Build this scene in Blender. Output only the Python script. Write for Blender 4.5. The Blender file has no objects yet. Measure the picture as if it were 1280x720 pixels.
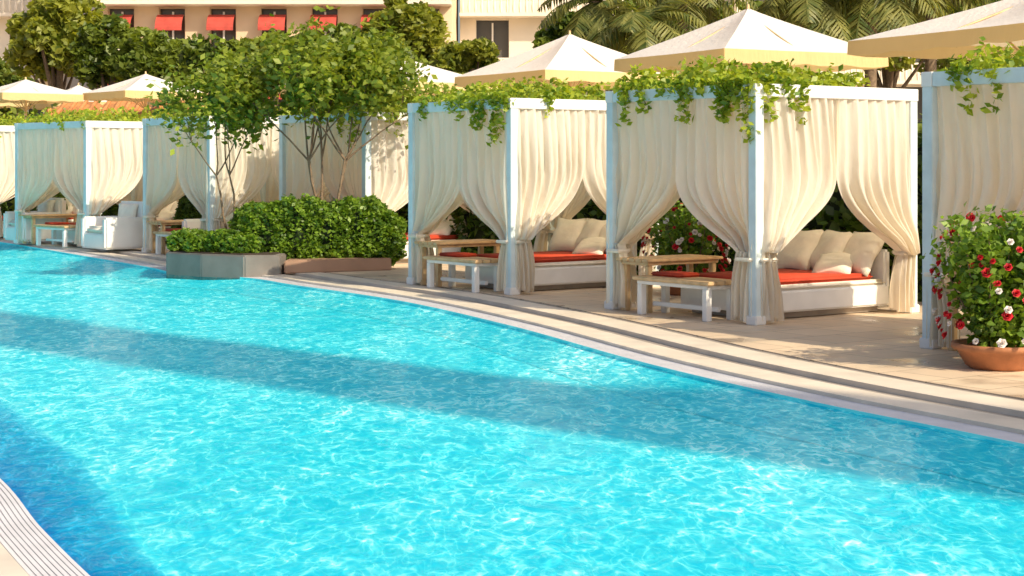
import bpy, bmesh, math, random
import numpy as np
from mathutils import Vector, Matrix
random.seed(5); rng=np.random.default_rng(5)
S=bpy.context.scene
F=2100.0; HY=203.0; CH=1.75
def gx(px,d): return (px-640)/F*d
def gz(py,d): return CH-(py-HY)/F*d

# ---------------------------------------------------------------- materials
def newmat(name):
    m=bpy.data.materials.new(name); m.use_nodes=True
    nt=m.node_tree; nt.nodes.clear()
    o=nt.nodes.new('ShaderNodeOutputMaterial')
    return m,nt,o
def N(nt,t,**k):
    n=nt.nodes.new(t)
    for a,b in k.items():
        if a in n.inputs.keys(): n.inputs[a].default_value=b
        else: setattr(n,a,b)
    return n
def L(nt,a,b): nt.links.new(a,b)
def ramp(nt,fac,stops):
    r=nt.nodes.new('ShaderNodeValToRGB'); e=r.color_ramp.elements
    while len(e)<len(stops): e.new(0.5)
    for i,(p,c) in enumerate(stops):
        e[i].position=p; e[i].color=(c[0],c[1],c[2],1)
    L(nt,fac,r.inputs[0]); return r
def solid(name,c,rough=.6,var=.15,scale=6,bump=.1,bscale=60,dist=.01,metal=0):
    m,nt,o=newmat(name)
    tc=N(nt,'ShaderNodeNewGeometry')
    n=N(nt,'ShaderNodeTexNoise'); n.inputs['Scale'].default_value=scale; n.inputs['Detail'].default_value=4
    L(nt,tc.outputs['Position'],n.inputs['Vector'])
    r=ramp(nt,n.outputs[0],[(.25,[x*(1-var) for x in c]),(.75,[min(1,x*(1+var)) for x in c])])
    p=N(nt,'ShaderNodeBsdfPrincipled'); p.inputs['Roughness'].default_value=rough; p.inputs['Metallic'].default_value=metal
    L(nt,r.outputs[0],p.inputs['Base Color'])
    if bump>.06:
        n2=N(nt,'ShaderNodeTexNoise'); n2.inputs['Scale'].default_value=bscale; L(nt,tc.outputs['Position'],n2.inputs['Vector'])
        b=N(nt,'ShaderNodeBump'); b.inputs['Strength'].default_value=bump; b.inputs['Distance'].default_value=dist
        L(nt,n2.outputs[0],b.inputs['Height']); L(nt,b.outputs[0],p.inputs['Normal'])
    L(nt,p.outputs[0],o.inputs[0]); return m
def leafmat(name,dark,light,trans=.35,clump=1.6):
    m,nt,o=newmat(name)
    g=N(nt,'ShaderNodeNewGeometry')
    n=N(nt,'ShaderNodeTexNoise'); n.inputs['Scale'].default_value=clump; n.inputs['Detail'].default_value=2
    L(nt,g.outputs['Position'],n.inputs['Vector'])
    mx=N(nt,'ShaderNodeMath',operation='MULTIPLY_ADD'); L(nt,g.outputs['Random Per Island'],mx.inputs[0]); mx.inputs[1].default_value=.5
    L(nt,n.outputs[0],mx.inputs[2])
    r=ramp(nt,mx.outputs[0],[(.42,dark),(.7,[(a+b)/2 for a,b in zip(dark,light)]),(1.0,light)])
    d=N(nt,'ShaderNodeBsdfPrincipled'); d.inputs['Roughness'].default_value=.45; L(nt,r.outputs[0],d.inputs['Base Color'])
    t=N(nt,'ShaderNodeBsdfTranslucent')
    gm=N(nt,'ShaderNodeMixRGB',blend_type='MULTIPLY'); gm.inputs[0].default_value=1; gm.inputs[2].default_value=(1.6,1.5,.5,1)
    L(nt,r.outputs[0],gm.inputs[1]); L(nt,gm.outputs[0],t.inputs[0])
    x=N(nt,'ShaderNodeMixShader'); x.inputs[0].default_value=trans
    L(nt,d.outputs[0],x.inputs[1]); L(nt,t.outputs[0],x.inputs[2]); L(nt,x.outputs[0],o.inputs[0]); return m
def fabric(name,c,tc,trans=.35,alpha=0):
    m,nt,o=newmat(name)
    g=N(nt,'ShaderNodeNewGeometry')
    n=N(nt,'ShaderNodeTexNoise'); n.inputs['Scale'].default_value=3; n.inputs['Detail'].default_value=3
    L(nt,g.outputs['Position'],n.inputs['Vector'])
    r=ramp(nt,n.outputs[0],[(.3,[x*.94 for x in c]),(.7,c)])
    d=N(nt,'ShaderNodeBsdfDiffuse'); L(nt,r.outputs[0],d.inputs[0])
    n2=N(nt,'ShaderNodeTexNoise'); n2.inputs['Scale'].default_value=14; n2.inputs['Detail'].default_value=3
    mp=N(nt,'ShaderNodeMapping'); mp.inputs['Scale'].default_value=(1,1,.25)
    L(nt,g.outputs['Position'],mp.inputs[0]); L(nt,mp.outputs[0],n2.inputs['Vector'])
    b=N(nt,'ShaderNodeBump'); b.inputs['Strength'].default_value=.4; b.inputs['Distance'].default_value=.04
    L(nt,n2.outputs[0],b.inputs['Height']); L(nt,b.outputs[0],d.inputs['Normal'])
    t=N(nt,'ShaderNodeBsdfTranslucent'); t.inputs[0].default_value=(*tc,1)
    x=N(nt,'ShaderNodeMixShader'); x.inputs[0].default_value=trans
    L(nt,d.outputs[0],x.inputs[1]); L(nt,t.outputs[0],x.inputs[2]); out=x.outputs[0]
    if alpha>0:
        tr=N(nt,'ShaderNodeBsdfTransparent'); tr.inputs[0].default_value=(1,.97,.9,1)
        y=N(nt,'ShaderNodeMixShader'); y.inputs[0].default_value=alpha; L(nt,out,y.inputs[1]); L(nt,tr.outputs[0],y.inputs[2]); out=y.outputs[0]
    L(nt,out,o.inputs[0]); return m

M_white=solid('white_paint',(.84,.83,.82),.45,.06,4,.05)
M_postshade=solid('white_paint_shade_blue',(.66,.76,.8),.5,.1,5,.05)  # white paint with its bluish shade put into the colour
M_curt=fabric('sheer_curtain',(.99,.96,.9),(1.,.86,.62),.36,.17)
M_canopy=fabric('parasol_canvas',(.93,.93,.93),(1.,.78,.4),.33)
M_valance=fabric('parasol_valance',(.88,.7,.38),(1.,.75,.35),.4)
M_roofcloth=fabric('cabana_roof_cloth',(.95,.9,.8),(1.,.9,.68),.6)
M_orange=solid('red_orange_cushion',(.52,.055,.02),.8,.15,8,.3,40,.01)
M_cream=solid('cream_cushion',(.88,.81,.7),.85,.08,8,.3,30,.01)
M_wood=solid('pale_teak_wood',(.66,.45,.24),.5,.22,10,.1)
M_dwood=solid('bark',(.2,.14,.09),.85,.35,12,.6,40,.02)
M_conc=solid('planter_stone',(.21,.19,.175),.7,.2,3,.2)
M_conc2=solid('planter_stone_lit',(.36,.22,.15),.7,.14,3,.2)  # planter stone with its sunlit tone put into the colour
M_terra=solid('terracotta',(.42,.17,.075),.7,.2,9,.15)
M_soil=solid('soil',(.05,.035,.025),.95,.3,10,.5)
M_wallA=solid('ochre_render',(.74,.58,.4),.8,.1,.6,.1)
M_wallB=solid('cream_render',(.8,.73,.62),.8,.1,.6,.1)
M_glass=solid('dark_window',(.08,.075,.07),.15,.3,.5,0)
M_awn=solid('red_awning',(.5,.07,.05),.8,.25,3,.1)
M_tileroof=solid('clay_tiles',(.5,.22,.08),.8,.4,3,.5,14,.08)
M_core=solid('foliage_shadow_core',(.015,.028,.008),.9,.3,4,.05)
M_leafbright=leafmat('vine_leaf',(.11,.22,.015),(.44,.5,.05),.42,3)
M_leaftree=leafmat('tree_leaf',(.08,.15,.015),(.32,.38,.045),.42,2)
M_leafdark=leafmat('hedge_leaf',(.025,.06,.008),(.11,.19,.02),.3,2.5)
M_leafbush=leafmat('clipped_bush_leaf',(.04,.11,.01),(.22,.35,.03),.32,4)
M_leafbg=leafmat('background_leaf',(.045,.09,.012),(.23,.29,.04),.38,.7)
M_leafbg2=leafmat('yellowgreen_leaf',(.09,.14,.015),(.37,.39,.06),.42,.9)
M_palm=leafmat('palm_leaf',(.06,.1,.02),(.28,.28,.08),.35,1.2)
M_red=solid('red_petals',(.6,.02,.03),.6,.3,20,.05)
M_pink=solid('white_petals',(.85,.78,.74),.6,.1,20,.05)

def deckmat():
    m,nt,o=newmat('stone_paving')
    g=N(nt,'ShaderNodeNewGeometry')
    mp=N(nt,'ShaderNodeMapping'); mp.inputs['Rotation'].default_value=(0,0,math.radians(-35.5)); L(nt,g.outputs['Position'],mp.inputs[0])
    br=N(nt,'ShaderNodeTexBrick'); br.offset=.5
    br.inputs['Scale'].default_value=1; br.inputs['Brick Width'].default_value=.6; br.inputs['Row Height'].default_value=.6
    br.inputs['Mortar Size'].default_value=.008; br.inputs['Color1'].default_value=(.76,.6,.43,1); br.inputs['Color2'].default_value=(.65,.51,.37,1)
    br.inputs['Mortar'].default_value=(.38,.29,.2,1); L(nt,mp.outputs[0],br.inputs['Vector'])
    n=N(nt,'ShaderNodeTexNoise'); n.inputs['Scale'].default_value=1.3; n.inputs['Detail'].default_value=7; L(nt,g.outputs['Position'],n.inputs['Vector'])
    r=ramp(nt,n.outputs[0],[(.33,(.58,.58,.6)),(.44,(.95,.95,.95)),(.7,(1.08,1.06,1.04))])
    x=N(nt,'ShaderNodeMixRGB',blend_type='MULTIPLY'); x.inputs[0].default_value=1
    L(nt,br.outputs[0],x.inputs[1]); L(nt,r.outputs[0],x.inputs[2])
    p=N(nt,'ShaderNodeBsdfPrincipled'); L(nt,x.outputs[0],p.inputs['Base Color'])
    r2=ramp(nt,n.outputs[0],[(.35,(.2,)*3),(.5,(.65,)*3)]); L(nt,r2.outputs[0],p.inputs['Roughness'])
    L(nt,p.outputs[0],o.inputs[0]); return m
M_deck=deckmat()
M_cop=solid('pale_coping_stone',(.76,.67,.56),.5,.16,2.2,.1)
M_cop2=solid('grey_coping_stone',(.36,.31,.27),.5,.25,2.5,.1)
M_grate=solid('pool_grate',(.72,.71,.75),.5,.08,5,.05)
M_slot=solid('drain_slot',(.42,.41,.45),.7,.2,5,.05)

FC=(.3,.95,.95)
def floormat(name,blend):
    m,nt,o=newmat(name)
    g=N(nt,'ShaderNodeNewGeometry')
    n=N(nt,'ShaderNodeTexNoise'); n.inputs['Scale'].default_value=.5; n.inputs['Detail'].default_value=2; L(nt,g.outputs['Position'],n.inputs['Vector'])
    r=ramp(nt,n.outputs[0],[(.35,(.24,.93,.94)),(.65,(.4,.97,.96))])
    col=r.outputs[0]
    if blend:   # dark area put into the colour: deep blue at the rim, grading to turquoise
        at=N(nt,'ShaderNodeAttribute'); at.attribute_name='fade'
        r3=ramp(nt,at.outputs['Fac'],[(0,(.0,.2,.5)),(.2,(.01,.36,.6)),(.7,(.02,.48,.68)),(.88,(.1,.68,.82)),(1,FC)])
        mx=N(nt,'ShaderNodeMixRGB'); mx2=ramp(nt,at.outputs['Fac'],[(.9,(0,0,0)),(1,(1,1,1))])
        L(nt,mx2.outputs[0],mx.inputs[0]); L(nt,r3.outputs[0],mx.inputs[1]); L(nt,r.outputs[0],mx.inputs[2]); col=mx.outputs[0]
    p=N(nt,'ShaderNodeBsdfDiffuse'); L(nt,col,p.inputs[0])
    L(nt,p.outputs[0],o.inputs[0]); return m
M_floor=floormat('pool_mosaic',False)
M_floorblue=floormat('dark_blue_floor',True)

def watermat():
    m,nt,o=newmat('pool_water')
    g=N(nt,'ShaderNodeNewGeometry')
    mp=N(nt,'ShaderNodeMapping'); mp.inputs['Rotation'].default_value=(0,0,.12); mp.inputs['Scale'].default_value=(1,.5,1)
    L(nt,g.outputs['Position'],mp.inputs[0])
    def noise(sc,det,dis):
        n=N(nt,'ShaderNodeTexNoise'); n.inputs['Scale'].default_value=sc; n.inputs['Detail'].default_value=det; n.inputs['Distortion'].default_value=dis
        L(nt,mp.outputs[0],n.inputs['Vector']); return n
    def math_(op,a,b):
        q=N(nt,'ShaderNodeMath',operation=op)
        for i,v in enumerate((a,b)):
            if v is None: continue
            if isinstance(v,(int,float)): q.inputs[i].default_value=v
            else: L(nt,v,q.inputs[i])
        return q.outputs[0]
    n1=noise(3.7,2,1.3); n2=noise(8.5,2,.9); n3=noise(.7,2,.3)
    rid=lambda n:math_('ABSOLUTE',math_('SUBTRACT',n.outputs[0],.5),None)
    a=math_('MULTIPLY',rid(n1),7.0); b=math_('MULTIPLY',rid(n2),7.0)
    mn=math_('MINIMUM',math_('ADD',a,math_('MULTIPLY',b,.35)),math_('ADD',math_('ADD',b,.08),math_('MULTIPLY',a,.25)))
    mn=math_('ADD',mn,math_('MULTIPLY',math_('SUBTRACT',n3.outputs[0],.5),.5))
    r=ramp(nt,mn,[(0.0,(2.3,1.38,1.36)),(.1,(1.8,1.24,1.24)),(.25,(.75,.98,1.02)),(.5,(.3,.86,.96)),(1.0,(.16,.78,.92))])  # ripple caustics and sparkle put into the transmission tint
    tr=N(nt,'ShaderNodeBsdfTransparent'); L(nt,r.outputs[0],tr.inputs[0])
    nb=noise(2.6,3,.6)
    h=math_('ADD',math_('MULTIPLY',nb.outputs[0],1.0),math_('MULTIPLY',n2.outputs[0],.3))
    bp=N(nt,'ShaderNodeBump'); bp.inputs['Strength'].default_value=.3; bp.inputs['Distance'].default_value=.1; L(nt,h,bp.inputs['Height'])
    gl=N(nt,'ShaderNodeBsdfGlossy'); gl.inputs['Roughness'].default_value=.03; gl.inputs[0].default_value=(.8,.95,1,1); L(nt,bp.outputs[0],gl.inputs['Normal'])
    fr=N(nt,'ShaderNodeFresnel'); fr.inputs[0].default_value=1.33; L(nt,bp.outputs[0],fr.inputs['Normal'])
    f=math_('MULTIPLY',fr.outputs[0],.3)
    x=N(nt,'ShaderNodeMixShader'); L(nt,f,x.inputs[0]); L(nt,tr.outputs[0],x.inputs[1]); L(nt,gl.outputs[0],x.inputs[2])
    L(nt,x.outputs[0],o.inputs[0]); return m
M_water=watermat()

# ---------------------------------------------------------------- mesh helpers
def link(ob,parent=None):
    S.collection.objects.link(ob)
    if parent: ob.parent=parent
    return ob
def mesh(name,v,f,mat,parent=None,smooth=False,mats=None,mi=None):
    me=bpy.data.meshes.new(name); me.from_pydata([tuple(a) for a in v],[],[tuple(a) for a in f])
    for q in (mats or [mat]): me.materials.append(q)
    if mi: me.polygons.foreach_set('material_index',mi)
    if smooth: me.polygons.foreach_set('use_smooth',[True]*len(me.polygons))
    me.update(); return link(bpy.data.objects.new(name,me),parent)
def empty(name,loc=(0,0,0),rz=0):
    e=bpy.data.objects.new(name,None); e.location=loc; e.rotation_euler=(0,0,rz); e.empty_display_size=.3
    return link(e)
def box(name,c,s,mat,parent=None,rz=0,bev=0.008,rx=0,ry=0,seg=2):
    bm=bmesh.new(); bmesh.ops.create_cube(bm,size=1)
    bmesh.ops.scale(bm,vec=s,verts=bm.verts)
    if bev>0: bmesh.ops.bevel(bm,geom=bm.edges[:],offset=min(bev,min(s)*.45),segments=seg,affect='EDGES')
    me=bpy.data.meshes.new(name); bm.to_mesh(me); bm.free(); me.materials.append(mat)
    ob=bpy.data.objects.new(name,me); ob.location=c; ob.rotation_euler=(rx,ry,rz)
    if seg>2:
        me.polygons.foreach_set('use_smooth',[True]*len(me.polygons))
    return link(ob,parent)
def leaves(name,P,size,mat,parent=None,up=.0,asp=1.7):
    P=np.asarray(P,float); n=len(P)
    a=rng.normal(size=(n,3)); a[:,2]*=.6; a/=np.linalg.norm(a,axis=1,keepdims=True)
    b=rng.normal(size=(n,3)); b[:,2]+=up
    b-=(a*b).sum(1,keepdims=True)*a; b/=np.linalg.norm(b,axis=1,keepdims=True)
    c=np.cross(a,b)
    s=size*rng.uniform(.6,1.3,(n,1))
    v=np.empty((n,4,3)); v[:,0]=P-a*s*asp/2; v[:,1]=P+b*s/2+c*s*.12; v[:,2]=P+a*s*asp/2; v[:,3]=P-b*s/2+c*s*.12
    me=bpy.data.meshes.new(name); me.vertices.add(4*n); me.vertices.foreach_set('co',v.ravel())
    me.loops.add(4*n); me.loops.foreach_set('vertex_index',np.arange(4*n,dtype=np.int32))
    me.polygons.add(n); me.polygons.foreach_set('loop_start',np.arange(0,4*n,4,dtype=np.int32)); me.polygons.foreach_set('loop_total',np.full(n,4,dtype=np.int32))
    me.materials.append(mat); me.update(calc_edges=True); me.validate()
    return link(bpy.data.objects.new(name,me),parent)
def tubes(name,segs,mat,parent=None,k=7):
    V=[];Fc=[]
    for path in segs:
        base=len(V)
        for i,(p,r) in enumerate(path):
            p=Vector(p)
            d=(Vector(path[min(i+1,len(path)-1)][0])-Vector(path[max(i-1,0)][0])).normalized()
            a=d.orthogonal().normalized() if abs(d.z)<.95 else Vector((1,0,0)).cross(d).normalized(); b=d.cross(a)
            for j in range(k):
                t=2*math.pi*j/k; V.append(p+(a*math.cos(t)+b*math.sin(t))*r)
        for i in range(len(path)-1):
            for j in range(k):
                Fc.append((base+i*k+j,base+i*k+(j+1)%k,base+(i+1)*k+(j+1)%k,base+(i+1)*k+j))
    return mesh(name,V,Fc,mat,parent,True)

# ---------------------------------------------------------------- pool
FZ=-.22; WZ=-.07; SL=.55
ctrl=[(4.9,6.9),(4.25,8.6),(3.27,10.75),(2.19,12.8),(1.16,15.2),(0,18.5),(-1.47,21.9),(-3.2,24.7),(-4.1,26.2),(-5.5,27.5),(-6.3,29),(-8.5,32.8),(-11.5,37.9),(-15,43),(-19,45),(-22,42),(-21,36),(-16,28.5),(-11,22),(-7,16.5),(-4.3,12.1),(-2.96,9.66),(-2.28,8.2),(-1.55,6.8),(-.8,5.7),(.5,4.9),(2.3,4.6),(4,5.2)]
def cat(ctrl,k=10):
    out=[];n=len(ctrl);C=np.array(ctrl,float)
    for i in range(n):
        p0,p1,p2,p3=C[i-1],C[i],C[(i+1)%n],C[(i+2)%n]
        for j in range(k):
            t=j/k
            out.append(.5*((2*p1)+(-p0+p2)*t+(2*p0-5*p1+4*p2-p3)*t*t+(-p0+3*p1-3*p2+p3)*t**3))
    return np.array(out)
loop=cat(ctrl); n=len(loop)
tan=np.roll(loop,-1,0)-np.roll(loop,1,0); tan/=np.linalg.norm(tan,axis=1,keepdims=True)
nor=np.stack([tan[:,1],-tan[:,0]],1)
prof=[(-SL,FZ+.003,6),(0,-.085,6),(0.001,-.05,3)]
o_=0
for i in range(9):
    prof+=[(o_+.021,-.05,4),(o_+.021,-.056,4),(o_+.0265,-.056,3),(o_+.0265,-.05,3)]; o_+=.0265
prof+=[(.26,-.05,0),(.26,-.02,0),(.6,-.02,2),(.6,-.045,2),(.78,-.045,0),(.78,0.0,0),(1.16,0.0,2),(1.16,-.012,2),(1.27,-.012,1),(1.27,0.0,1)]
V=[];Fc=[];mi=[]
for (o,z,_) in prof:
    q=loop+nor*o
    V+= [(x,y,z) for x,y in q]
cen=np.array([-3,17.]); dirs=loop-cen; dirs/=np.linalg.norm(dirs,axis=1,keepdims=True)
V+=[(x,y,0) for x,y in loop+dirs*14]; V+=[(x,y,0) for x,y in cen+dirs*400]
mats=[M_cop,M_deck,M_cop2,M_grate,M_slot,M_deck,M_floor]
rows=len(prof)+2
for r in range(rows-1):
    m_= prof[r][2] if r<len(prof)-1 else 1
    for i in range(n):
        j=(i+1)%n
        Fc.append((r*n+i,r*n+j,(r+1)*n+j,(r+1)*n+i)); mi.append(m_)
dk=mesh('pool_deck_paving',V,Fc,None,mats=mats,mi=mi)
bm=bmesh.new(); bm.from_mesh(dk.data); bmesh.ops.recalc_face_normals(bm,faces=bm.faces)
bm.to_mesh(dk.data); bm.free()
def ngon(name,pts,z,mat):
    bm=bmesh.new(); vs=[bm.verts.new((x,y,z)) for x,y in pts]; f=bm.faces.new(vs); f.normal_update()
    if f.normal.z<0: f.normal_flip()
    bmesh.ops.triangulate(bm,faces=[f]); me=bpy.data.meshes.new(name); bm.to_mesh(me); bm.free(); me.materials.append(mat)
    return link(bpy.data.objects.new(name,me))
ngon('swimming_pool_floor',loop-nor*.1,FZ,M_floor)
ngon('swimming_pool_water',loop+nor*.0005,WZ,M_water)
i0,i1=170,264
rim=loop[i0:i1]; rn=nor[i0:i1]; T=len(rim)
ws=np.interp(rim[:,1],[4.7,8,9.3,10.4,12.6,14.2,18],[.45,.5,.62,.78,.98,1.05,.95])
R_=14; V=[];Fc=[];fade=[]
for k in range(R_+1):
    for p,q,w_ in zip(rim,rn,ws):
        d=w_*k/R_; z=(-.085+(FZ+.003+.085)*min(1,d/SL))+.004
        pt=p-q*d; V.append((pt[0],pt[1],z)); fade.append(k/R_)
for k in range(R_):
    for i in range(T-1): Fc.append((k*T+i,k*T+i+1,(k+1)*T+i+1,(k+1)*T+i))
sh_=mesh('dark_floor_strip',V,Fc,M_floorblue)  # overlay strip carrying the dark-to-pale floor colour
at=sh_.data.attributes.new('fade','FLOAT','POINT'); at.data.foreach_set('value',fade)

# ---------------------------------------------------------------- cabanas
def tie_panel(W,ztop=2.47,seed=0,open_=.6,flare=.1,zt=.72):
    r=random.Random(seed); ns=80; nt_=50; V=[];Fc=[]
    ph=r.uniform(0,6); a1=r.uniform(.8,1.3); pw=r.uniform(.7,1.0); nf=r.choice([7,8,9,10]); w0=r.uniform(.16,.26)
    for j in range(nt_+1):
        z=ztop-(ztop-.05)*j/nt_
        if z>=zt:
            q=(z-zt)/(ztop-zt); f=min(1,q/open_); w=w0+(W-w0)*math.sin(f*math.pi/2)**(pw+.25*(1-f))
            amp=.02+.045*(1-q)*a1+.01*q
        else:
            q=(zt-z)/zt; w=w0+flare*math.sin(min(1,q*1.6)*math.pi/2); amp=.05+.02*q
        for i in range(ns+1):
            s=i/ns
            x=w*(s+.012*math.sin(nf*6.28*s+z*4))
            fold=math.sin(2*math.pi*nf*s+ph+.6*math.sin(z*2+ph))+.55*math.sin(2*math.pi*nf*.43*s+ph*2+z)+.25*math.sin(2*math.pi*nf*1.7*s+z*3)
            dz=0
            if z>zt:
                q=(z-zt)/(ztop-zt); dz=-.1*s*math.sin(min(1,(1-q))*math.pi)**1.0
                dz-= .05*math.exp(-((q-.04)/.06)**2)*math.sin(math.pi*s)
                bil=.05*math.exp(-((q-.1)/.09)**2)
            else: bil=0
            if j==nt_: dz=.03*math.sin(s*17+ph)
            y=amp*fold -.08*math.sin(math.pi*s)*(1 if z>zt else .3)*math.sin(min(1,max(0,(ztop-z)/1.2))*math.pi/2)-bil*math.sin(math.pi*s)
            V.append((x,y,z+dz))
    for j in range(nt_):
        for i in range(ns):
            a=j*(ns+1)+i; Fc.append((a,a+1,a+ns+2,a+ns+1))
    return V,Fc
def sheet(name,V,Fc,mat,parent,loc,rz):
    ob=mesh(name,V,Fc,mat,parent,True); ob.location=loc; ob.rotation_euler=(0,0,rz); return ob
def cushion(name,c,s,mat,parent,rz=0,rx=0,ry=0):
    bm=bmesh.new(); bmesh.ops.create_cube(bm,size=1)
    bmesh.ops.subdivide_edges(bm,edges=bm.edges[:],cuts=6,use_grid_fill=True)
    for v in bm.verts:
        x,y,z=v.co*2
        k=(1-abs(x)**4)*(1-abs(y)**4)
        z*= .25+.75*k**.5 if k>0 else .25
        e=1-.06*(1-abs(x*y))
        v.co=Vector((x*e*s[0]/2,y*e*s[1]/2,z*s[2]/2+.015*math.sin(x*4+y*3+c[1]*9)))
    me=bpy.data.meshes.new(name); bm.to_mesh(me); bm.free(); me.materials.append(mat)
    me.polygons.foreach_set('use_smooth',[True]*len(me.polygons))
    ob=bpy.data.objects.new(name,me); ob.location=c; ob.rotation_euler=(rx,ry,rz); return link(ob,parent)
def cabana(A,rz,Lx,Ly,seed,H=2.6,vine=0,hang=26):
    P=empty('cabana',(A[0],A[1],0),rz)
    for i,(x,y) in enumerate([(0,0),(Lx,0),(0,Ly),(Lx,Ly)]):
        box('post_%d'%(i+1),(x,y,(H-.14)/2),(.12,.12,H-.14),M_postshade,P,bev=.006)
        box('post_foot_%d'%(i+1),(x,y,.05),(.16,.16,.1),M_white,P,bev=.01)
    for nm,c,s in [('beam_1',(Lx/2,0,H-.07),(Lx+.14,.13,.14)),('beam_2',(Lx/2,Ly,H-.07),(Lx+.14,.13,.14)),
                   ('beam_3',(0,Ly/2,H-.07),(.134,Ly-.135,.136)),('beam_4',(Lx,Ly/2,H-.07),(.134,Ly-.135,.136))]:
        box(nm,c,s,M_white if nm!='beam_3' else M_postshade,P,bev=.006)  # beam on the shaded side takes the shade-tinted white
    V=[];Fc=[];k=16
    for j in range(k+1):
        for i in range(k+1):
            u=i/k;v=j/k; V.append((.06+(Lx-.12)*u,.06+(Ly-.12)*v,H-.05-.06*abs(math.sin(u*math.pi*4))*math.sin(v*math.pi)-.03))
    for j in range(k):
        for i in range(k): a=j*(k+1)+i; Fc.append((a,a+1,a+k+2,a+k+1))
    mesh('roof_cloth',V,Fc,M_roofcloth,P,True)
    sd=seed*10
    def face(ox,oy,ang,W,n0):
        for fl in (0,1):
            w=(W/2-.03)*(1.0+random.Random(sd+n0+fl).uniform(-.02,.1))
            V,Fc=tie_panel(w,seed=sd+n0+fl,open_=random.Random(sd+n0+fl+5).uniform(.5,.68),zt=random.Random(sd+n0+fl+9).uniform(.68,.8))
            c,s=math.cos(ang),math.sin(ang)
            if fl: V=[(W-x,y*.9-.01,z) for x,y,z in V]
            sheet('curtain_%d'%(n0+fl),V,Fc,M_curt,P,(ox,oy,0),ang)
            xx=.11 if not fl else W-.11
            px=ox+c*xx; py=oy+s*xx
            box('curtain_tie_%d'%(n0+fl),(px,py,.7),(.25,.2,.04),M_cream,P,rz=ang,bev=.02)
    face(.0,-.02,0,Lx,1); face(-.02,0,math.pi/2,Ly,3); face(0,Ly+.02,0,Lx,5); face(Lx+.02,0,math.pi/2,Ly,7)
    bx0,bx1,by0,by1=.3,Lx-.1,.22,Ly-.85
    cx,cy=(bx0+bx1)/2,(by0+by1)/2; sx,sy=bx1-bx0,by1-by0
    box('bed_plinth',(cx,cy,.2),(sx,sy,.24),M_white,P,bev=.02)
    box('bed_skirting',(cx,cy,.06),(sx-.2,sy-.2,.1),M_cop2,P,bev=.0)
    box('mattress_base',(cx,cy,.35),(sx-.03,sy-.03,.07),M_cream,P,bev=.03,seg=4)
    box('mattress',(cx-.1,cy,.42),(sx-.25,sy-.06,.08),M_orange,P,bev=.035,seg=4)
    for i in range(3):
        cushion('pillow_%d'%(i+1),(bx1-.2-.05*i,by0+.28+i*.45,.68),(.56,.56,.22),M_cream,P,rz=random.uniform(-.35,.35),ry=math.radians(-58))
    cushion('loose_pillow',(bx1-.5,by0+.4,.55),(.45,.45,.16),M_cream,P,rz=.5,ry=math.radians(-25))
    box('bed_backrest',(Lx-.13,cy,.5),(.1,sy,.46),M_white,P,bev=.03)
    tx,ty=.5,Ly-.45
    for i in range(5): box('table_slat_%d'%i,(tx,ty-.24+i*.12,.61),(1.2,.105,.035),M_wood,P,bev=.008)
    box('table_frame',(tx,ty,.57),(1.12,.5,.04),M_wood,P)
    for i,(a,b) in enumerate([(-.5,-.2),(.5,-.2),(-.5,.2),(.5,.2)]): box('table_leg_%d'%i,(tx+a,ty+b,.275),(.07,.07,.55),M_wood,P)
    bxx,byy=.0,1.12
    for i in range(4): box('bench_slat_%d'%i,(bxx-.2+i*.13,byy,.42),(.115,1.3,.045),M_wood,P,bev=.01)
    box('bench_frame',(bxx-.005,byy,.375),(.44,1.2,.045),M_white,P)
    box('bench_rail',(bxx-.005,byy,.12),(.05,1.1,.05),M_white,P)
    for i,(a,b) in enumerate([(-.19,-.55),(.17,-.55),(-.19,.55),(.17,.55)]): box('bench_leg_%d'%i,(bxx+a,byy+b,.177),(.08,.08,.35),M_white,P)
    box('bench_seat_pad',(bxx+.1,byy+.3,.465),(.34,.5,.05),M_orange,P,bev=.02,seg=4)
    if vine:
        pts=[]
        for _ in range(int(4600*vine)):
            u=random.random(); x=.0+u*Lx*.75; y=random.random()*Ly
            h=.12+.18*abs(math.sin(x*3+seed)*math.cos(y*2.3+seed))+.1*math.sin(y*7+x*4)
            pts.append((x+random.gauss(0,.05),y,H-.04+random.random()**.8*max(.03,h)))
        for s in range(hang):
            if random.random()<.82: x0,y0=-.08,random.random()**1.5*Ly*.95
            else: x0,y0=random.random()*Lx*.3,-.08
            ln=random.choice([.12,.18,.25,.35,.5])
            if x0<0 and y0<.6: ln*=1.4
            for k in range(int(ln*95)):
                pts.append((x0+random.gauss(0,.03),y0+random.gauss(0,.04),H+.08-random.random()*ln))
        for s in range(30):
            x0,y0=random.random()*Lx*.8,random.random()*Ly; hh=random.uniform(.15,.38)
            for k in range(9): pts.append((x0+random.gauss(0,.02)+k*.01,y0,H+hh*k/9))
        leaves('climbing_vine',pts,.055,M_leafbright,P)
    return P
cabana((5.42,13.82),math.radians(36.5),2.45,2.48,0,vine=.7,hang=18)
cabana((2.63,18.1),math.radians(36),2.48,2.42,1,vine=1.1,hang=44)
cabana((0.0,22.2),math.radians(36),2.45,2.4,2,vine=.8,hang=28)
cabana((-2.45,28.3),math.radians(38),2.6,2.75,3,vine=.6,hang=8)
cabana((-5.5,30.7),math.radians(39.5),2.6,2.5,4,vine=.5,hang=4)
cabana((-8.67,34.3),math.radians(44),2.8,2.9,5,vine=.5,hang=4)
cabana((-12.0,38.6),math.radians(42),2.8,2.8,6,vine=.5,hang=4)

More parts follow.
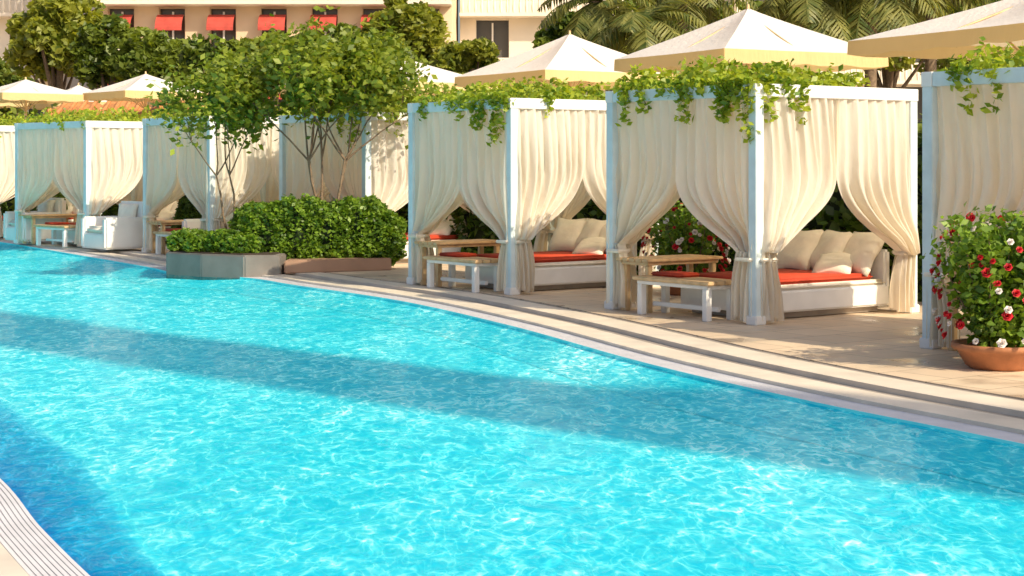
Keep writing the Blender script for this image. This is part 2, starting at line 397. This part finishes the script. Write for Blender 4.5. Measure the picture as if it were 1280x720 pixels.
def armchair(x,y,rz):
    P=empty('outdoor_armchair',(x,y,0),rz)
    box('seat_base',(0,0,.2),(.95,.9,.3),M_white,P,bev=.03)
    box('arm_1',(-.47,0,.36),(.16,.94,.62),M_white,P,bev=.04); box('arm_2',(.47,0,.36),(.16,.94,.62),M_white,P,bev=.04)
    box('backrest',(0,.44,.52),(1.1,.18,.9),M_white,P,bev=.05)
    box('seat_cushion',(0,-.05,.42),(.76,.76,.14),M_cream,P,bev=.05,seg=4)
    cushion('back_cushion',(0,.27,.68),(.7,.5,.18),M_cream,P,rx=math.radians(75))
armchair(gx(143,33.4),33.4,math.radians(-50)); armchair(gx(42,36.8),36.8,math.radians(-50)); armchair(gx(268,31.6),31.9,math.radians(-50))

# ---------------------------------------------------------------- hedges
def leafy_box(name,c,s,rz,mat,n,size,rough=.1):
    P=empty(name,c,rz)
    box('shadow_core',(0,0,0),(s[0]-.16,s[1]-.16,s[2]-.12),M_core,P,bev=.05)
    p=[]
    for _ in range(n):
        f=random.random()*(s[0]*s[2]*2+s[0]*s[1]+s[1]*s[2]*2)
        x,y,z=[random.uniform(-.5,.5)*q for q in s]
        if f<s[0]*s[2]*2: y=random.choice((-.5,.5))*s[1]
        elif f<s[0]*s[2]*2+s[0]*s[1]: z=.5*s[2]
        else: x=random.choice((-.5,.5))*s[0]
        k=rough*(math.sin(x*2.1)+math.cos(x*5.3+z*3))*.5
        p.append((x+random.gauss(0,rough*.5),y+random.gauss(0,rough*.5)+k*.5,z+random.gauss(0,rough*.5)+k))
    leaves('leaves',p,size,mat,P); return P
hu=Vector((-.57,.82)); hs=Vector((6.3,20.3)); ha=math.atan2(.82,-.57)
c=hs+hu*14
leafy_box('clipped_hedge',(c.x,c.y,1.0),(46,.9,2.0),ha,M_leafdark,50000,.11)

def blob_bush(name,c,r,mat,n,size,parent=None):
    P=empty(name,c) if parent is None else parent
    bm=bmesh.new(); bmesh.ops.create_icosphere(bm,subdivisions=3,radius=1)
    for v in bm.verts: v.co=Vector((v.co.x*r[0]*.8,v.co.y*r[1]*.8,v.co.z*r[2]*.8))
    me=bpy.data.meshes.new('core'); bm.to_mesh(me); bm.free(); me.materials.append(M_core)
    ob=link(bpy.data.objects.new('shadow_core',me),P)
    if parent is not None: ob.location=c
    d=rng.normal(size=(n,3)); d/=np.linalg.norm(d,axis=1,keepdims=True)
    d=np.sign(d)*np.abs(d)**.75
    d/= (np.abs(d)**3).sum(1,keepdims=True)**(1/3)
    lump=1+.09*np.sin(d[:,0:1]*7+c[0])*np.cos(d[:,1:2]*6)+.06*np.sin(d[:,2:3]*11+d[:,0:1]*9)
    p=d*np.array(r)*lump*rng.uniform(.82,1.06,(n,1))
    if parent is not None: p=p+np.array(c)
    leaves('leaves',p,size,mat,P); return P
# ---------------------------------------------------------------- planter island
def prism(name,pts,z0,z1,mat,parent=None,bev=0):
    bm=bmesh.new(); vs=[bm.verts.new((x,y,z0)) for x,y in pts]; f=bm.faces.new(vs); f.normal_update()
    r=bmesh.ops.extrude_face_region(bm,geom=[f]); bmesh.ops.translate(bm,vec=(0,0,z1-z0),verts=[g for g in r['geom'] if isinstance(g,bmesh.types.BMVert)])
    bmesh.ops.recalc_face_normals(bm,faces=bm.faces)
    if bev: bmesh.ops.bevel(bm,geom=bm.edges[:],offset=bev,segments=2,affect='EDGES')
    me=bpy.data.meshes.new(name); bm.to_mesh(me); bm.free(); me.materials.append(mat)
    return link(bpy.data.objects.new(name,me),parent)
PL=empty('stone_planter')
pp=[(-5.75,28.6),(-5.62,27.3),(-4.95,26.75),(-4.2,26.35),(-3.65,26.45),(-3.6,28.2),(-4.4,29.3)]
prism('wall',pp,-.3,.29,M_conc,PL,.02)
prism('wall_right',[(-3.597,26.5),(-1.95,27.25),(-2.15,27.75),(-3.597,28.1)],-.01,.2,M_conc2,PL,.02)
ctr=np.array(pp).mean(0)
prism('soil',[tuple(ctr+(np.array(q)-ctr)*.9) for q in pp],.2,.31,M_soil,PL)
def mound(name,pts,r,h,z0,n,size,mat):
    P=empty(name,(pts[0][0],pts[0][1],z0))
    for q in pts:
        blob_bush('x',(q[0]-pts[0][0],q[1]-pts[0][1],h*.5*q[2]),(r*(.9+.2*(q[2]-.9)),r*.8,h*.55*q[2]),mat,n,size,parent=P)
    return P
mound('clipped_shrub',[(-3.95,27.3,1),(-3.5,27.35,1.14),(-3.0,27.5,1.06),(-2.5,27.6,1.12),(-2.2,27.6,.85),(-4.2,27.9,1.0)],.47,.84,.15,5400,.05,M_leafbush)
mound('low_groundcover_plant',[(-5.3,27.6,1),(-5.0,27.3,.8),(-4.6,27.1,1.1),(-4.3,26.9,.9),(-5.4,28.1,1)],.32,.34,.25,2200,.06,M_leafbush)

# ---------------------------------------------------------------- trees
def branch(segs,tips,p,d,L0,r,lev,spread,maxlev):
    path=[(p.copy(),r)]; k=4; q=p.copy(); dd=d.copy()
    for i in range(k):
        dd=(dd+Vector((random.gauss(0,.1),random.gauss(0,.1),random.gauss(.05,.05)))).normalized()
        q=q+dd*(L0/k); path.append((q.copy(),r*(1-.45*(i+1)/k)))
        if lev>=maxlev-1: tips.append(q.copy())
    segs.append(path)
    if lev<maxlev:
        for _ in range(3):
            nd=(dd+Vector((random.gauss(0,spread),random.gauss(0,spread),random.uniform(-.1,.5)))).normalized()
            branch(segs,tips,q,nd,L0*random.uniform(.55,.75),r*.55,lev+1,spread,maxlev)
    else: tips.append(q.copy())
def small_tree(name,base,stems,h,leafn,size,mat,spread=.6,maxlev=3,rad=.035,sig=.16):
    P=empty(name,base); segs=[];tips=[]
    for (lx,ly,lean) in stems:
        branch(segs,tips,Vector((lx,ly,0)),Vector((lean[0],lean[1],1)).normalized(),h,rad,0,spread,maxlev)
    tubes('trunk_and_limbs',segs,M_dwood,P)
    T=np.array([list(t) for t in tips]); idx=rng.integers(0,len(T),leafn)
    leaves('foliage',T[idx]+rng.normal(0,sig,(leafn,3)),size,mat,P); return P
random.seed(11)
small_tree('ornamental_tree',(-4.7,27.9,.25),[(0,0,(-.02,0)),(.03,.02,(.2,.1))],1.3,3000,.08,M_leaftree,spread=.45,rad=.026,sig=.16)
random.seed(14)
small_tree('ornamental_tree',(-3.1,27.5,.4),[(0,0,(-.18,0)),(.1,0,(.08,.05)),(-.08,.05,(.28,0)),(.15,.05,(.02,-.05)),(.0,.1,(-.1,-.1))],1.42,10500,.08,M_leaftree,spread=.5,rad=.032,sig=.16)

def bg_tree(name,px,py,hw,hh,d,n,size,mat,trunk=True):
    x=gx(px,d); zc=gz(py,d); rx=hw/F*d; rz_=hh/F*d
    P=empty(name,(x,d,0))
    K=34; C=[]
    while len(C)<K:
        v=rng.uniform(-1,1,3)
        if .25<np.linalg.norm(v)<1: C.append(v)
    C=np.array(C)*np.array([rx,rx*.8,rz_])+np.array([0,0,zc])
    idx=rng.integers(0,K,n); g=rng.normal(size=(n,3)); g/=np.linalg.norm(g,axis=1,keepdims=True)
    rad=rng.uniform(.6,1.05,(n,1))*(.32*min(rx,rz_*1.3))*rng.uniform(.7,1.3,K)[idx][:,None]
    leaves('foliage',C[idx]+g*rad,size,mat,P)
    if trunk:
        segs=[[((0,0,0),.22),((.1,0,zc*.5),.17),((0,0,zc),.1)]]
        for c in C[:12]: segs.append([((0,0,zc*.55),.1),(tuple((c+np.array([0,0,zc*.55]))*.5),.06),(tuple(c),.02)])
        tubes('trunk_and_limbs',segs,M_dwood,P)
    return P
for a in [(72,45,55,52,58,8000,.2,M_leafbg2),(140,70,45,38,57,6000,.18,M_leafbg),(205,80,48,38,56,6500,.18,M_leafbg),
          (275,95,55,38,52,6000,.16,M_leafbg),(340,78,45,36,58,5500,.17,M_leafbg2),(425,70,50,36,60,6500,.17,M_leafbg),(510,46,52,48,60,8500,.18,M_leafbg2),
          (590,86,45,30,56,5500,.16,M_leafbg2),(480,95,60,35,52,5000,.16,M_leafbg),(15,110,50,28,66,4500,.18,M_leafbg),(395,118,70,30,50,4500,.16,M_leafbg),
          (715,60,42,40,60,6000,.18,M_leafbg),(770,60,60,45,64,6000,.18,M_leafbg2),(850,45,70,50,64,7000,.2,M_leafbg),(1010,30,80,50,62,7500,.2,M_leafbg),(1110,30,70,50,60,7000,.2,M_leafbg2),
          (1220,30,90,60,60,6000,.2,M_leafbg),(1340,30,90,70,60,4000,.2,M_leafbg),(930,60,70,50,66,4000,.2,M_leafbg)]:
    bg_tree('broadleaf_tree',*a)
leafy_box('tall_background_shrubbery',(4,50,1.5),(80,1.6,3.0),0,M_leafbg,26000,.2,rough=.35)

def palm(x,y,h,fl,nf=30):
    P=empty('palm_tree',(x,y,0))
    segs=[[((0,0,0),.24),((.05,0,h*.4),.19),((.1,0,h*.8),.17),((.1,0,h),.2)]]
    tubes('trunk',segs,M_dwood,P,k=10)
    V=[];Fc=[]
    for i in range(nf):
        az=i*2.399+random.uniform(-.2,.2); el=random.uniform(-.35,1.25)
        p=Vector((.1,0,h)); d=Vector((math.cos(az)*math.cos(el),math.sin(az)*math.cos(el),math.sin(el)))
        K=22; L1=fl*random.uniform(.8,1.1)
        for k in range(K):
            d=(d+Vector((0,0,-.075))).normalized(); q=p+d*(L1/K)
            side=d.cross(Vector((0,0,1))).normalized(); upv=side.cross(d)
            ln=fl*.3*math.sin(math.pi*(.12+.85*k/K))
            for sg in (-1,1):
                e=(side*sg+d*.7-upv*.35+Vector((random.gauss(0,.08),random.gauss(0,.08),random.gauss(0,.08)))).normalized()
                b=len(V); w=d*.035
                V+= [p-w,p+w,p+e*ln*.6+w-Vector((0,0,.02)),p+e*ln-Vector((0,0,ln*.15)),p+e*ln*.6-w]
                Fc.append((b,b+1,b+2,b+3,b+4))
            b=len(V); s2=side*.025; V+=[p-s2,p+s2,q+s2,q-s2]; Fc.append((b,b+1,b+2,b+3)); p=q
    mesh('fronds',V,Fc,M_palm,P)
for px,py,d,fl in [(740,2,52,2.4),(800,28,50,2.4),(850,-20,54,3.0),(1000,-5,50,2.6),(1085,-15,50,2.8),(1160,-15,52,2.8)]:
    palm(gx(px,d),d,gz(py,d),fl)

# ---------------------------------------------------------------- parasols
def parasol(px,py,d,rim,half,rz):
    x=gx(px,d); zt=gz(py,d); zr=rim
    P=empty('parasol',(x,d,0),rz)
    k=12; V=[];Fc=[];mi=[]
    corners=[(-1,-1),(1,-1),(1,1),(-1,1)]
    for s in range(4):
        a=np.array(corners[s],float); b=np.array(corners[(s+1)%4],float)
        base=len(V)
        for j in range(k+1):
            t=j/k
            for i in range(k+1):
                u=i/k; q=(a+(b-a)*u)*half*t
                sag=-.10*math.sin(math.pi*t)*math.sin(math.pi*u)
                q=q*(1-.04*math.sin(math.pi*u)*t)
                z=zt-(zt-zr)*(t**.92)+sag*half*.5
                V.append((q[0],q[1],z))
        for j in range(k):
            for i in range(k):
                e=base+j*(k+1)+i; Fc.append((e,e+k+1,e+k+2,e+1)); mi.append(0)
        vb=len(V)
        for i in range(k+1):
            u=i/k; q=(a+(b-a)*u)*half*(1-.04*math.sin(math.pi*u)); V.append((q[0],q[1],zr)); V.append((q[0]*1.004,q[1]*1.004,zr-.18-.03*abs(math.sin(u*math.pi*4))))
        for i in range(k): Fc.append((vb+2*i,vb+2*i+1,vb+2*i+3,vb+2*i+2)); mi.append(1)
    mesh('canopy',V,Fc,None,P,True,mats=[M_canopy,M_valance],mi=mi)
    segs=[[((0,0,0),.04),((0,0,zt-.02),.04)],[((0,0,zt-.02),.03),((0,0,zt+.06),.02)]]
    for c_ in corners+[(0,-1),(0,1),(1,0),(-1,0)]:
        segs.append([((0,0,zt-.1),.014),((c_[0]*half*.92,c_[1]*half*.92,zr-.03),.014)])
        segs.append([((0,0,zr-.45),.012),((c_[0]*half*.5,c_[1]*half*.5,(zt+zr)/2-.12),.012)])
    tubes('pole_and_ribs',segs,M_wood,P)
    box('base',(0,0,.05),(.6,.6,.1),M_conc,P)
parasol(935,10,26,3.38,1.5,math.radians(28))
parasol(712,42,33,3.45,1.65,math.radians(32))
parasol(1300,-14,21.5,3.36,1.72,math.radians(26))
parasol(485,66,38,3.5,1.8,math.radians(38))
parasol(182,92,46,3.65,1.25,math.radians(40))
parasol(32,99,46,3.6,1.15,math.radians(40))
parasol(98,106,52,3.6,1.15,math.radians(30))
parasol(-30,104,50,3.6,1.2,math.radians(35))

RP=empty('restaurant_pavilion')
def hip(cx,cy,w,dp,z0,z1):
    x0,x1,y0,y1=cx-w/2,cx+w/2,cy-dp/2,cy+dp/2
    mesh('clay_tile_roof',[(x0,y0,z0),(x1,y0,z0),(x1,y1,z0),(x0,y1,z0),(cx-w*.22,cy,z1),(cx+w*.22,cy,z1)],[(0,1,5,4),(1,2,5),(2,3,4,5),(3,0,4),(0,3,2,1)],M_tileroof,RP)
    segs=[]
    m=int(w/.28)
    for i in range(m+1):
        x=x0+w*i/m; t=min(1,min(i/m,1-i/m)/.28)
        segs.append([((x,y0,z0+.03),.06),((x,y0+dp*.5*t,z0+(z1-z0)*t+.03),.06)])
    tubes('roof_tile_ridges',segs,M_tileroof,RP,k=6)
    for x in (x0+.3,x1-.3): box('column',(x,y0+.3,z0/2-.01),(.3,.3,z0-.02),M_wallB,RP)
hip(gx(85,47),48.5,2.0,3,2.95,3.5); hip(gx(140,47),48.7,2.1,3,2.9,3.55); hip(gx(215,47),48.5,2.4,3,2.95,3.5)

# ---------------------------------------------------------------- buildings
def building(name,x0,x1,y,dp,h,wall,bay,awn=True):
    P=empty(name,(x0,y,0)); W=x1-x0
    nb=max(1,int(W/bay)); bw=W/nb; fh=3.0; nfl=int(h/fh)
    box('glazing',(W/2,.35,h/2),(W-.1,.1,h-.1),M_glass,P,bev=0)
    box('rear_block',(W/2,dp/2+.4,h/2),(W,dp,h),wall,P,bev=0)
    for i in range(nb+1):
        ww=bw*.5; xa=max(0,i*bw-ww/2); xb=min(W,i*bw+ww/2)
        box('pier_%d'%i,((xa+xb)/2,.1,h/2),(xb-xa,.3,h),wall,P,bev=.02)
    for f in range(nfl+1):
        for i in range(nb):
            xa=i*bw+bw*.25+.002; xb=(i+1)*bw-bw*.25-.002
            box('spandrel',((xa+xb)/2,.11,min(h-.3,f*fh+.0)),(xb-xa,.28,.95 if f<nfl else .6),wall,P,bev=.01)
            box('window_frame',((xa+xb)/2,.2,f*fh+1.4),(.08,.08,2.0),M_white,P,bev=0)
    for f in range(1,nfl+1):
        box('balcony_slab_%d'%f,(W/2,-.55,f*fh-.3),(W,1.0,.18),M_wallB,P,bev=.02)
        box('balcony_rail_%d'%f,(W/2,-1.0,f*fh+.62),(W,.12,.1),M_wallB,P,bev=.02)
        segs=[]
        for i in range(int(W/.3)):
            xx=.15+i*.3; z=f*fh-.2; segs.append([((xx,-1.0,z),.05),((xx,-1.0,z+.25),.085),((xx,-1.0,z+.5),.05),((xx,-1.0,z+.78),.07)])
        tubes('balusters_%d'%f,segs,M_wallB,P,k=6)
        if awn:
            for i in range(nb):
                xc=(i+.5)*bw; w=bw*.26; zt=f*fh+2.25; V=[];Fc=[]; kk=8
                for a_ in range(kk+1):
                    t=a_/kk*math.pi/2
                    for xx in (-w,-w*.33,w*.33,w): V.append((xc+xx,-.06-.85*math.sin(t),zt-.75*(1-math.cos(t))))
                for a_ in range(kk):
                    for b_ in range(3): q=a_*4+b_; Fc.append((q,q+1,q+5,q+4))
                mesh('awning',V,Fc,M_awn,P)
    box('cornice',(W/2,-.1,h+.15),(W+.5,.9,.3),M_wallB,P,bev=.03)
    return P
building('hotel_building',gx(120,74),gx(565,74),74,8,15,M_wallA,2.0)
building('apartment_building',gx(575,80),gx(900,80),80,8,15,M_wallB,3.0,awn=False)
building('villa_building',gx(-260,80),gx(75,80),80,8,15,M_wallB,3.0,awn=False)
building('apartment_building',gx(920,84),gx(1700,84),84,8,13,M_wallB,3.2,awn=False)

# unseen block added behind the viewer to cast the shadow band across the pool
sh=Vector((.716,-.698,0)).normalized(); el=math.radians(38)
TW=empty('shadow_caster',(24.2,-9.55,0),math.radians(-44.3))
box('shaft',(0,0,17),(3,2.0,34),M_wallB,TW,bev=.05)
for i in range(10):
    box('caster_slit_%d'%i,(-1.503,0,2.5+i*3.1),(.03,.7,1.6),M_glass,TW,bev=0)
box('cap',(0,0,34.15),(3.4,2.3,.3),M_wallB,TW)

# ---------------------------------------------------------------- potted roses
def rosebush(name,x,y,h,w,n,nfl):
    P=empty(name,(x,y,0))
    V=[];Fc=[];k=32; pr=[(.0,.0),(.26,.0),(.3,.03),(.37,.15),(.42,.17),(.42,.215),(.38,.215),(.35,.16),(0,.16)]
    for r,z in pr:
        for j in range(k): t=2*math.pi*j/k; V.append((r*w*1.05*math.cos(t),r*w*1.05*math.sin(t),z*1.0))
    for i in range(len(pr)-1):
        for j in range(k): Fc.append((i*k+j,i*k+(j+1)%k,(i+1)*k+(j+1)%k,(i+1)*k+j))
    mesh('terracotta_bowl',V,Fc,M_terra,P,True)
    segs=[]; tips=[]
    for i in range(34):
        az=random.uniform(0,6.28); ln=random.uniform(.55,1)*(h-.2); sp=random.uniform(.1,.6)*w
        path=[]
        for k in range(6):
            t=k/5; path.append(((math.cos(az)*sp*t**.8+.03*math.sin(k+i),math.sin(az)*sp*t**.8,.16+ln*t),.008*(1-.6*t)+.002))
            if k>0: tips.append(path[-1][0])
        segs.append(path)
    tubes('stems',segs,M_dwood,P,k=5)
    T=np.array(tips); idx=rng.integers(0,len(T),n)
    pts=T[idx]+rng.normal(0,.08*w,(n,3)); leaves('leaves',pts,.048,M_leafbush,P)
    for nm,mat,cnt in (('red_blooms',M_red,int(nfl*.66)),('white_blooms',M_pink,int(nfl*.34))):
        V=[];Fc=[]
        for _ in range(cnt):
            az=random.uniform(0,6.28); zz=random.uniform(.25,h); rr=w*.6*math.sqrt(max(.1,1-((zz-h*.55)/(h*.62))**2))
            c=Vector((math.cos(az)*rr,math.sin(az)*rr,zz)); o=Vector((math.cos(az),math.sin(az),.5)).normalized()
            a=o.orthogonal().normalized(); b=o.cross(a); R=random.uniform(.02,.045)
            for ring,(rad,up,wd) in enumerate([(1,.3,.75),(.65,.75,.55),(.3,1.0,.4)]):
                for j in range(6):
                    t=j*math.pi/3+ring*.5; dd=a*math.cos(t)+b*math.sin(t); ee=-a*math.sin(t)+b*math.cos(t)
                    q0=len(V); V+=[c,c+dd*R*rad*.6-ee*R*wd+o*R*up*.4,c+dd*R*rad*1.1+o*R*up,c+dd*R*rad*.6+ee*R*wd+o*R*up*.4]
                    Fc.append((q0,q0+1,q0+2,q0+3))
        mesh(nm,V,Fc,mat,P)
    return P
rosebush('potted_rose_bush',gx(1250,14.3),14.3,1.28,.92,7500,170)
rosebush('potted_rose_bush',gx(858,22.3),22.3,1.2,.95,4000,170)

def cone(x,y,h,r):
    P=empty('cone_topiary',(x,y,0)); V=[(0,0,h*.96)]; k=16
    V+=[(r*.85*math.cos(2*math.pi*i/k),r*.85*math.sin(2*math.pi*i/k),.1) for i in range(k)]
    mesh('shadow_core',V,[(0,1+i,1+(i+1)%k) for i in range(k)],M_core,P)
    t=rng.uniform(0,1,4000)**.6; a=rng.uniform(0,6.28,4000); rr=r*t*rng.uniform(.88,1.05,4000)
    leaves('leaves',np.stack([rr*np.cos(a),rr*np.sin(a),h*(1-t)+.05],1),.06,M_leafdark,P)
for px,d in [(66,40.5),(148,39),(240,35.5),(-10,44)]:
    cone(gx(px,d),d,1.75,.5)

# ---------------------------------------------------------------- sky / sun / camera
sv=Vector((sh.x*math.cos(el),sh.y*math.cos(el),math.sin(el)))
sun=bpy.data.lights.new('sun','SUN'); sun.energy=5; sun.angle=math.radians(.5); sun.color=(1,.86,.62)
so=bpy.data.objects.new('sun',sun); so.rotation_euler=(-sv).to_track_quat('-Z','Y').to_euler(); link(so)
w=bpy.data.worlds.new('World'); S.world=w; w.use_nodes=True; nt=w.node_tree; nt.nodes.clear()
sk=nt.nodes.new('ShaderNodeTexSky'); sk.sky_type='NISHITA'; sk.sun_disc=False; sk.sun_elevation=el; sk.sun_rotation=math.atan2(sh.x,sh.y); sk.dust_density=4
bg=nt.nodes.new('ShaderNodeBackground'); bg.inputs[1].default_value=.14; ow=nt.nodes.new('ShaderNodeOutputWorld')
nt.links.new(sk.outputs[0],bg.inputs[0]); nt.links.new(bg.outputs[0],ow.inputs[0])
cam=bpy.data.cameras.new('camera'); cam.lens=F/1280*36; cam.sensor_width=36; cam.shift_y=-(360-HY)/1280; cam.clip_end=1000
co=bpy.data.objects.new('camera',cam); co.location=(0,0,CH); co.rotation_euler=(math.radians(90),0,0); link(co); S.camera=co
S.view_settings.view_transform='Standard'; S.view_settings.look='None'; S.view_settings.exposure=0
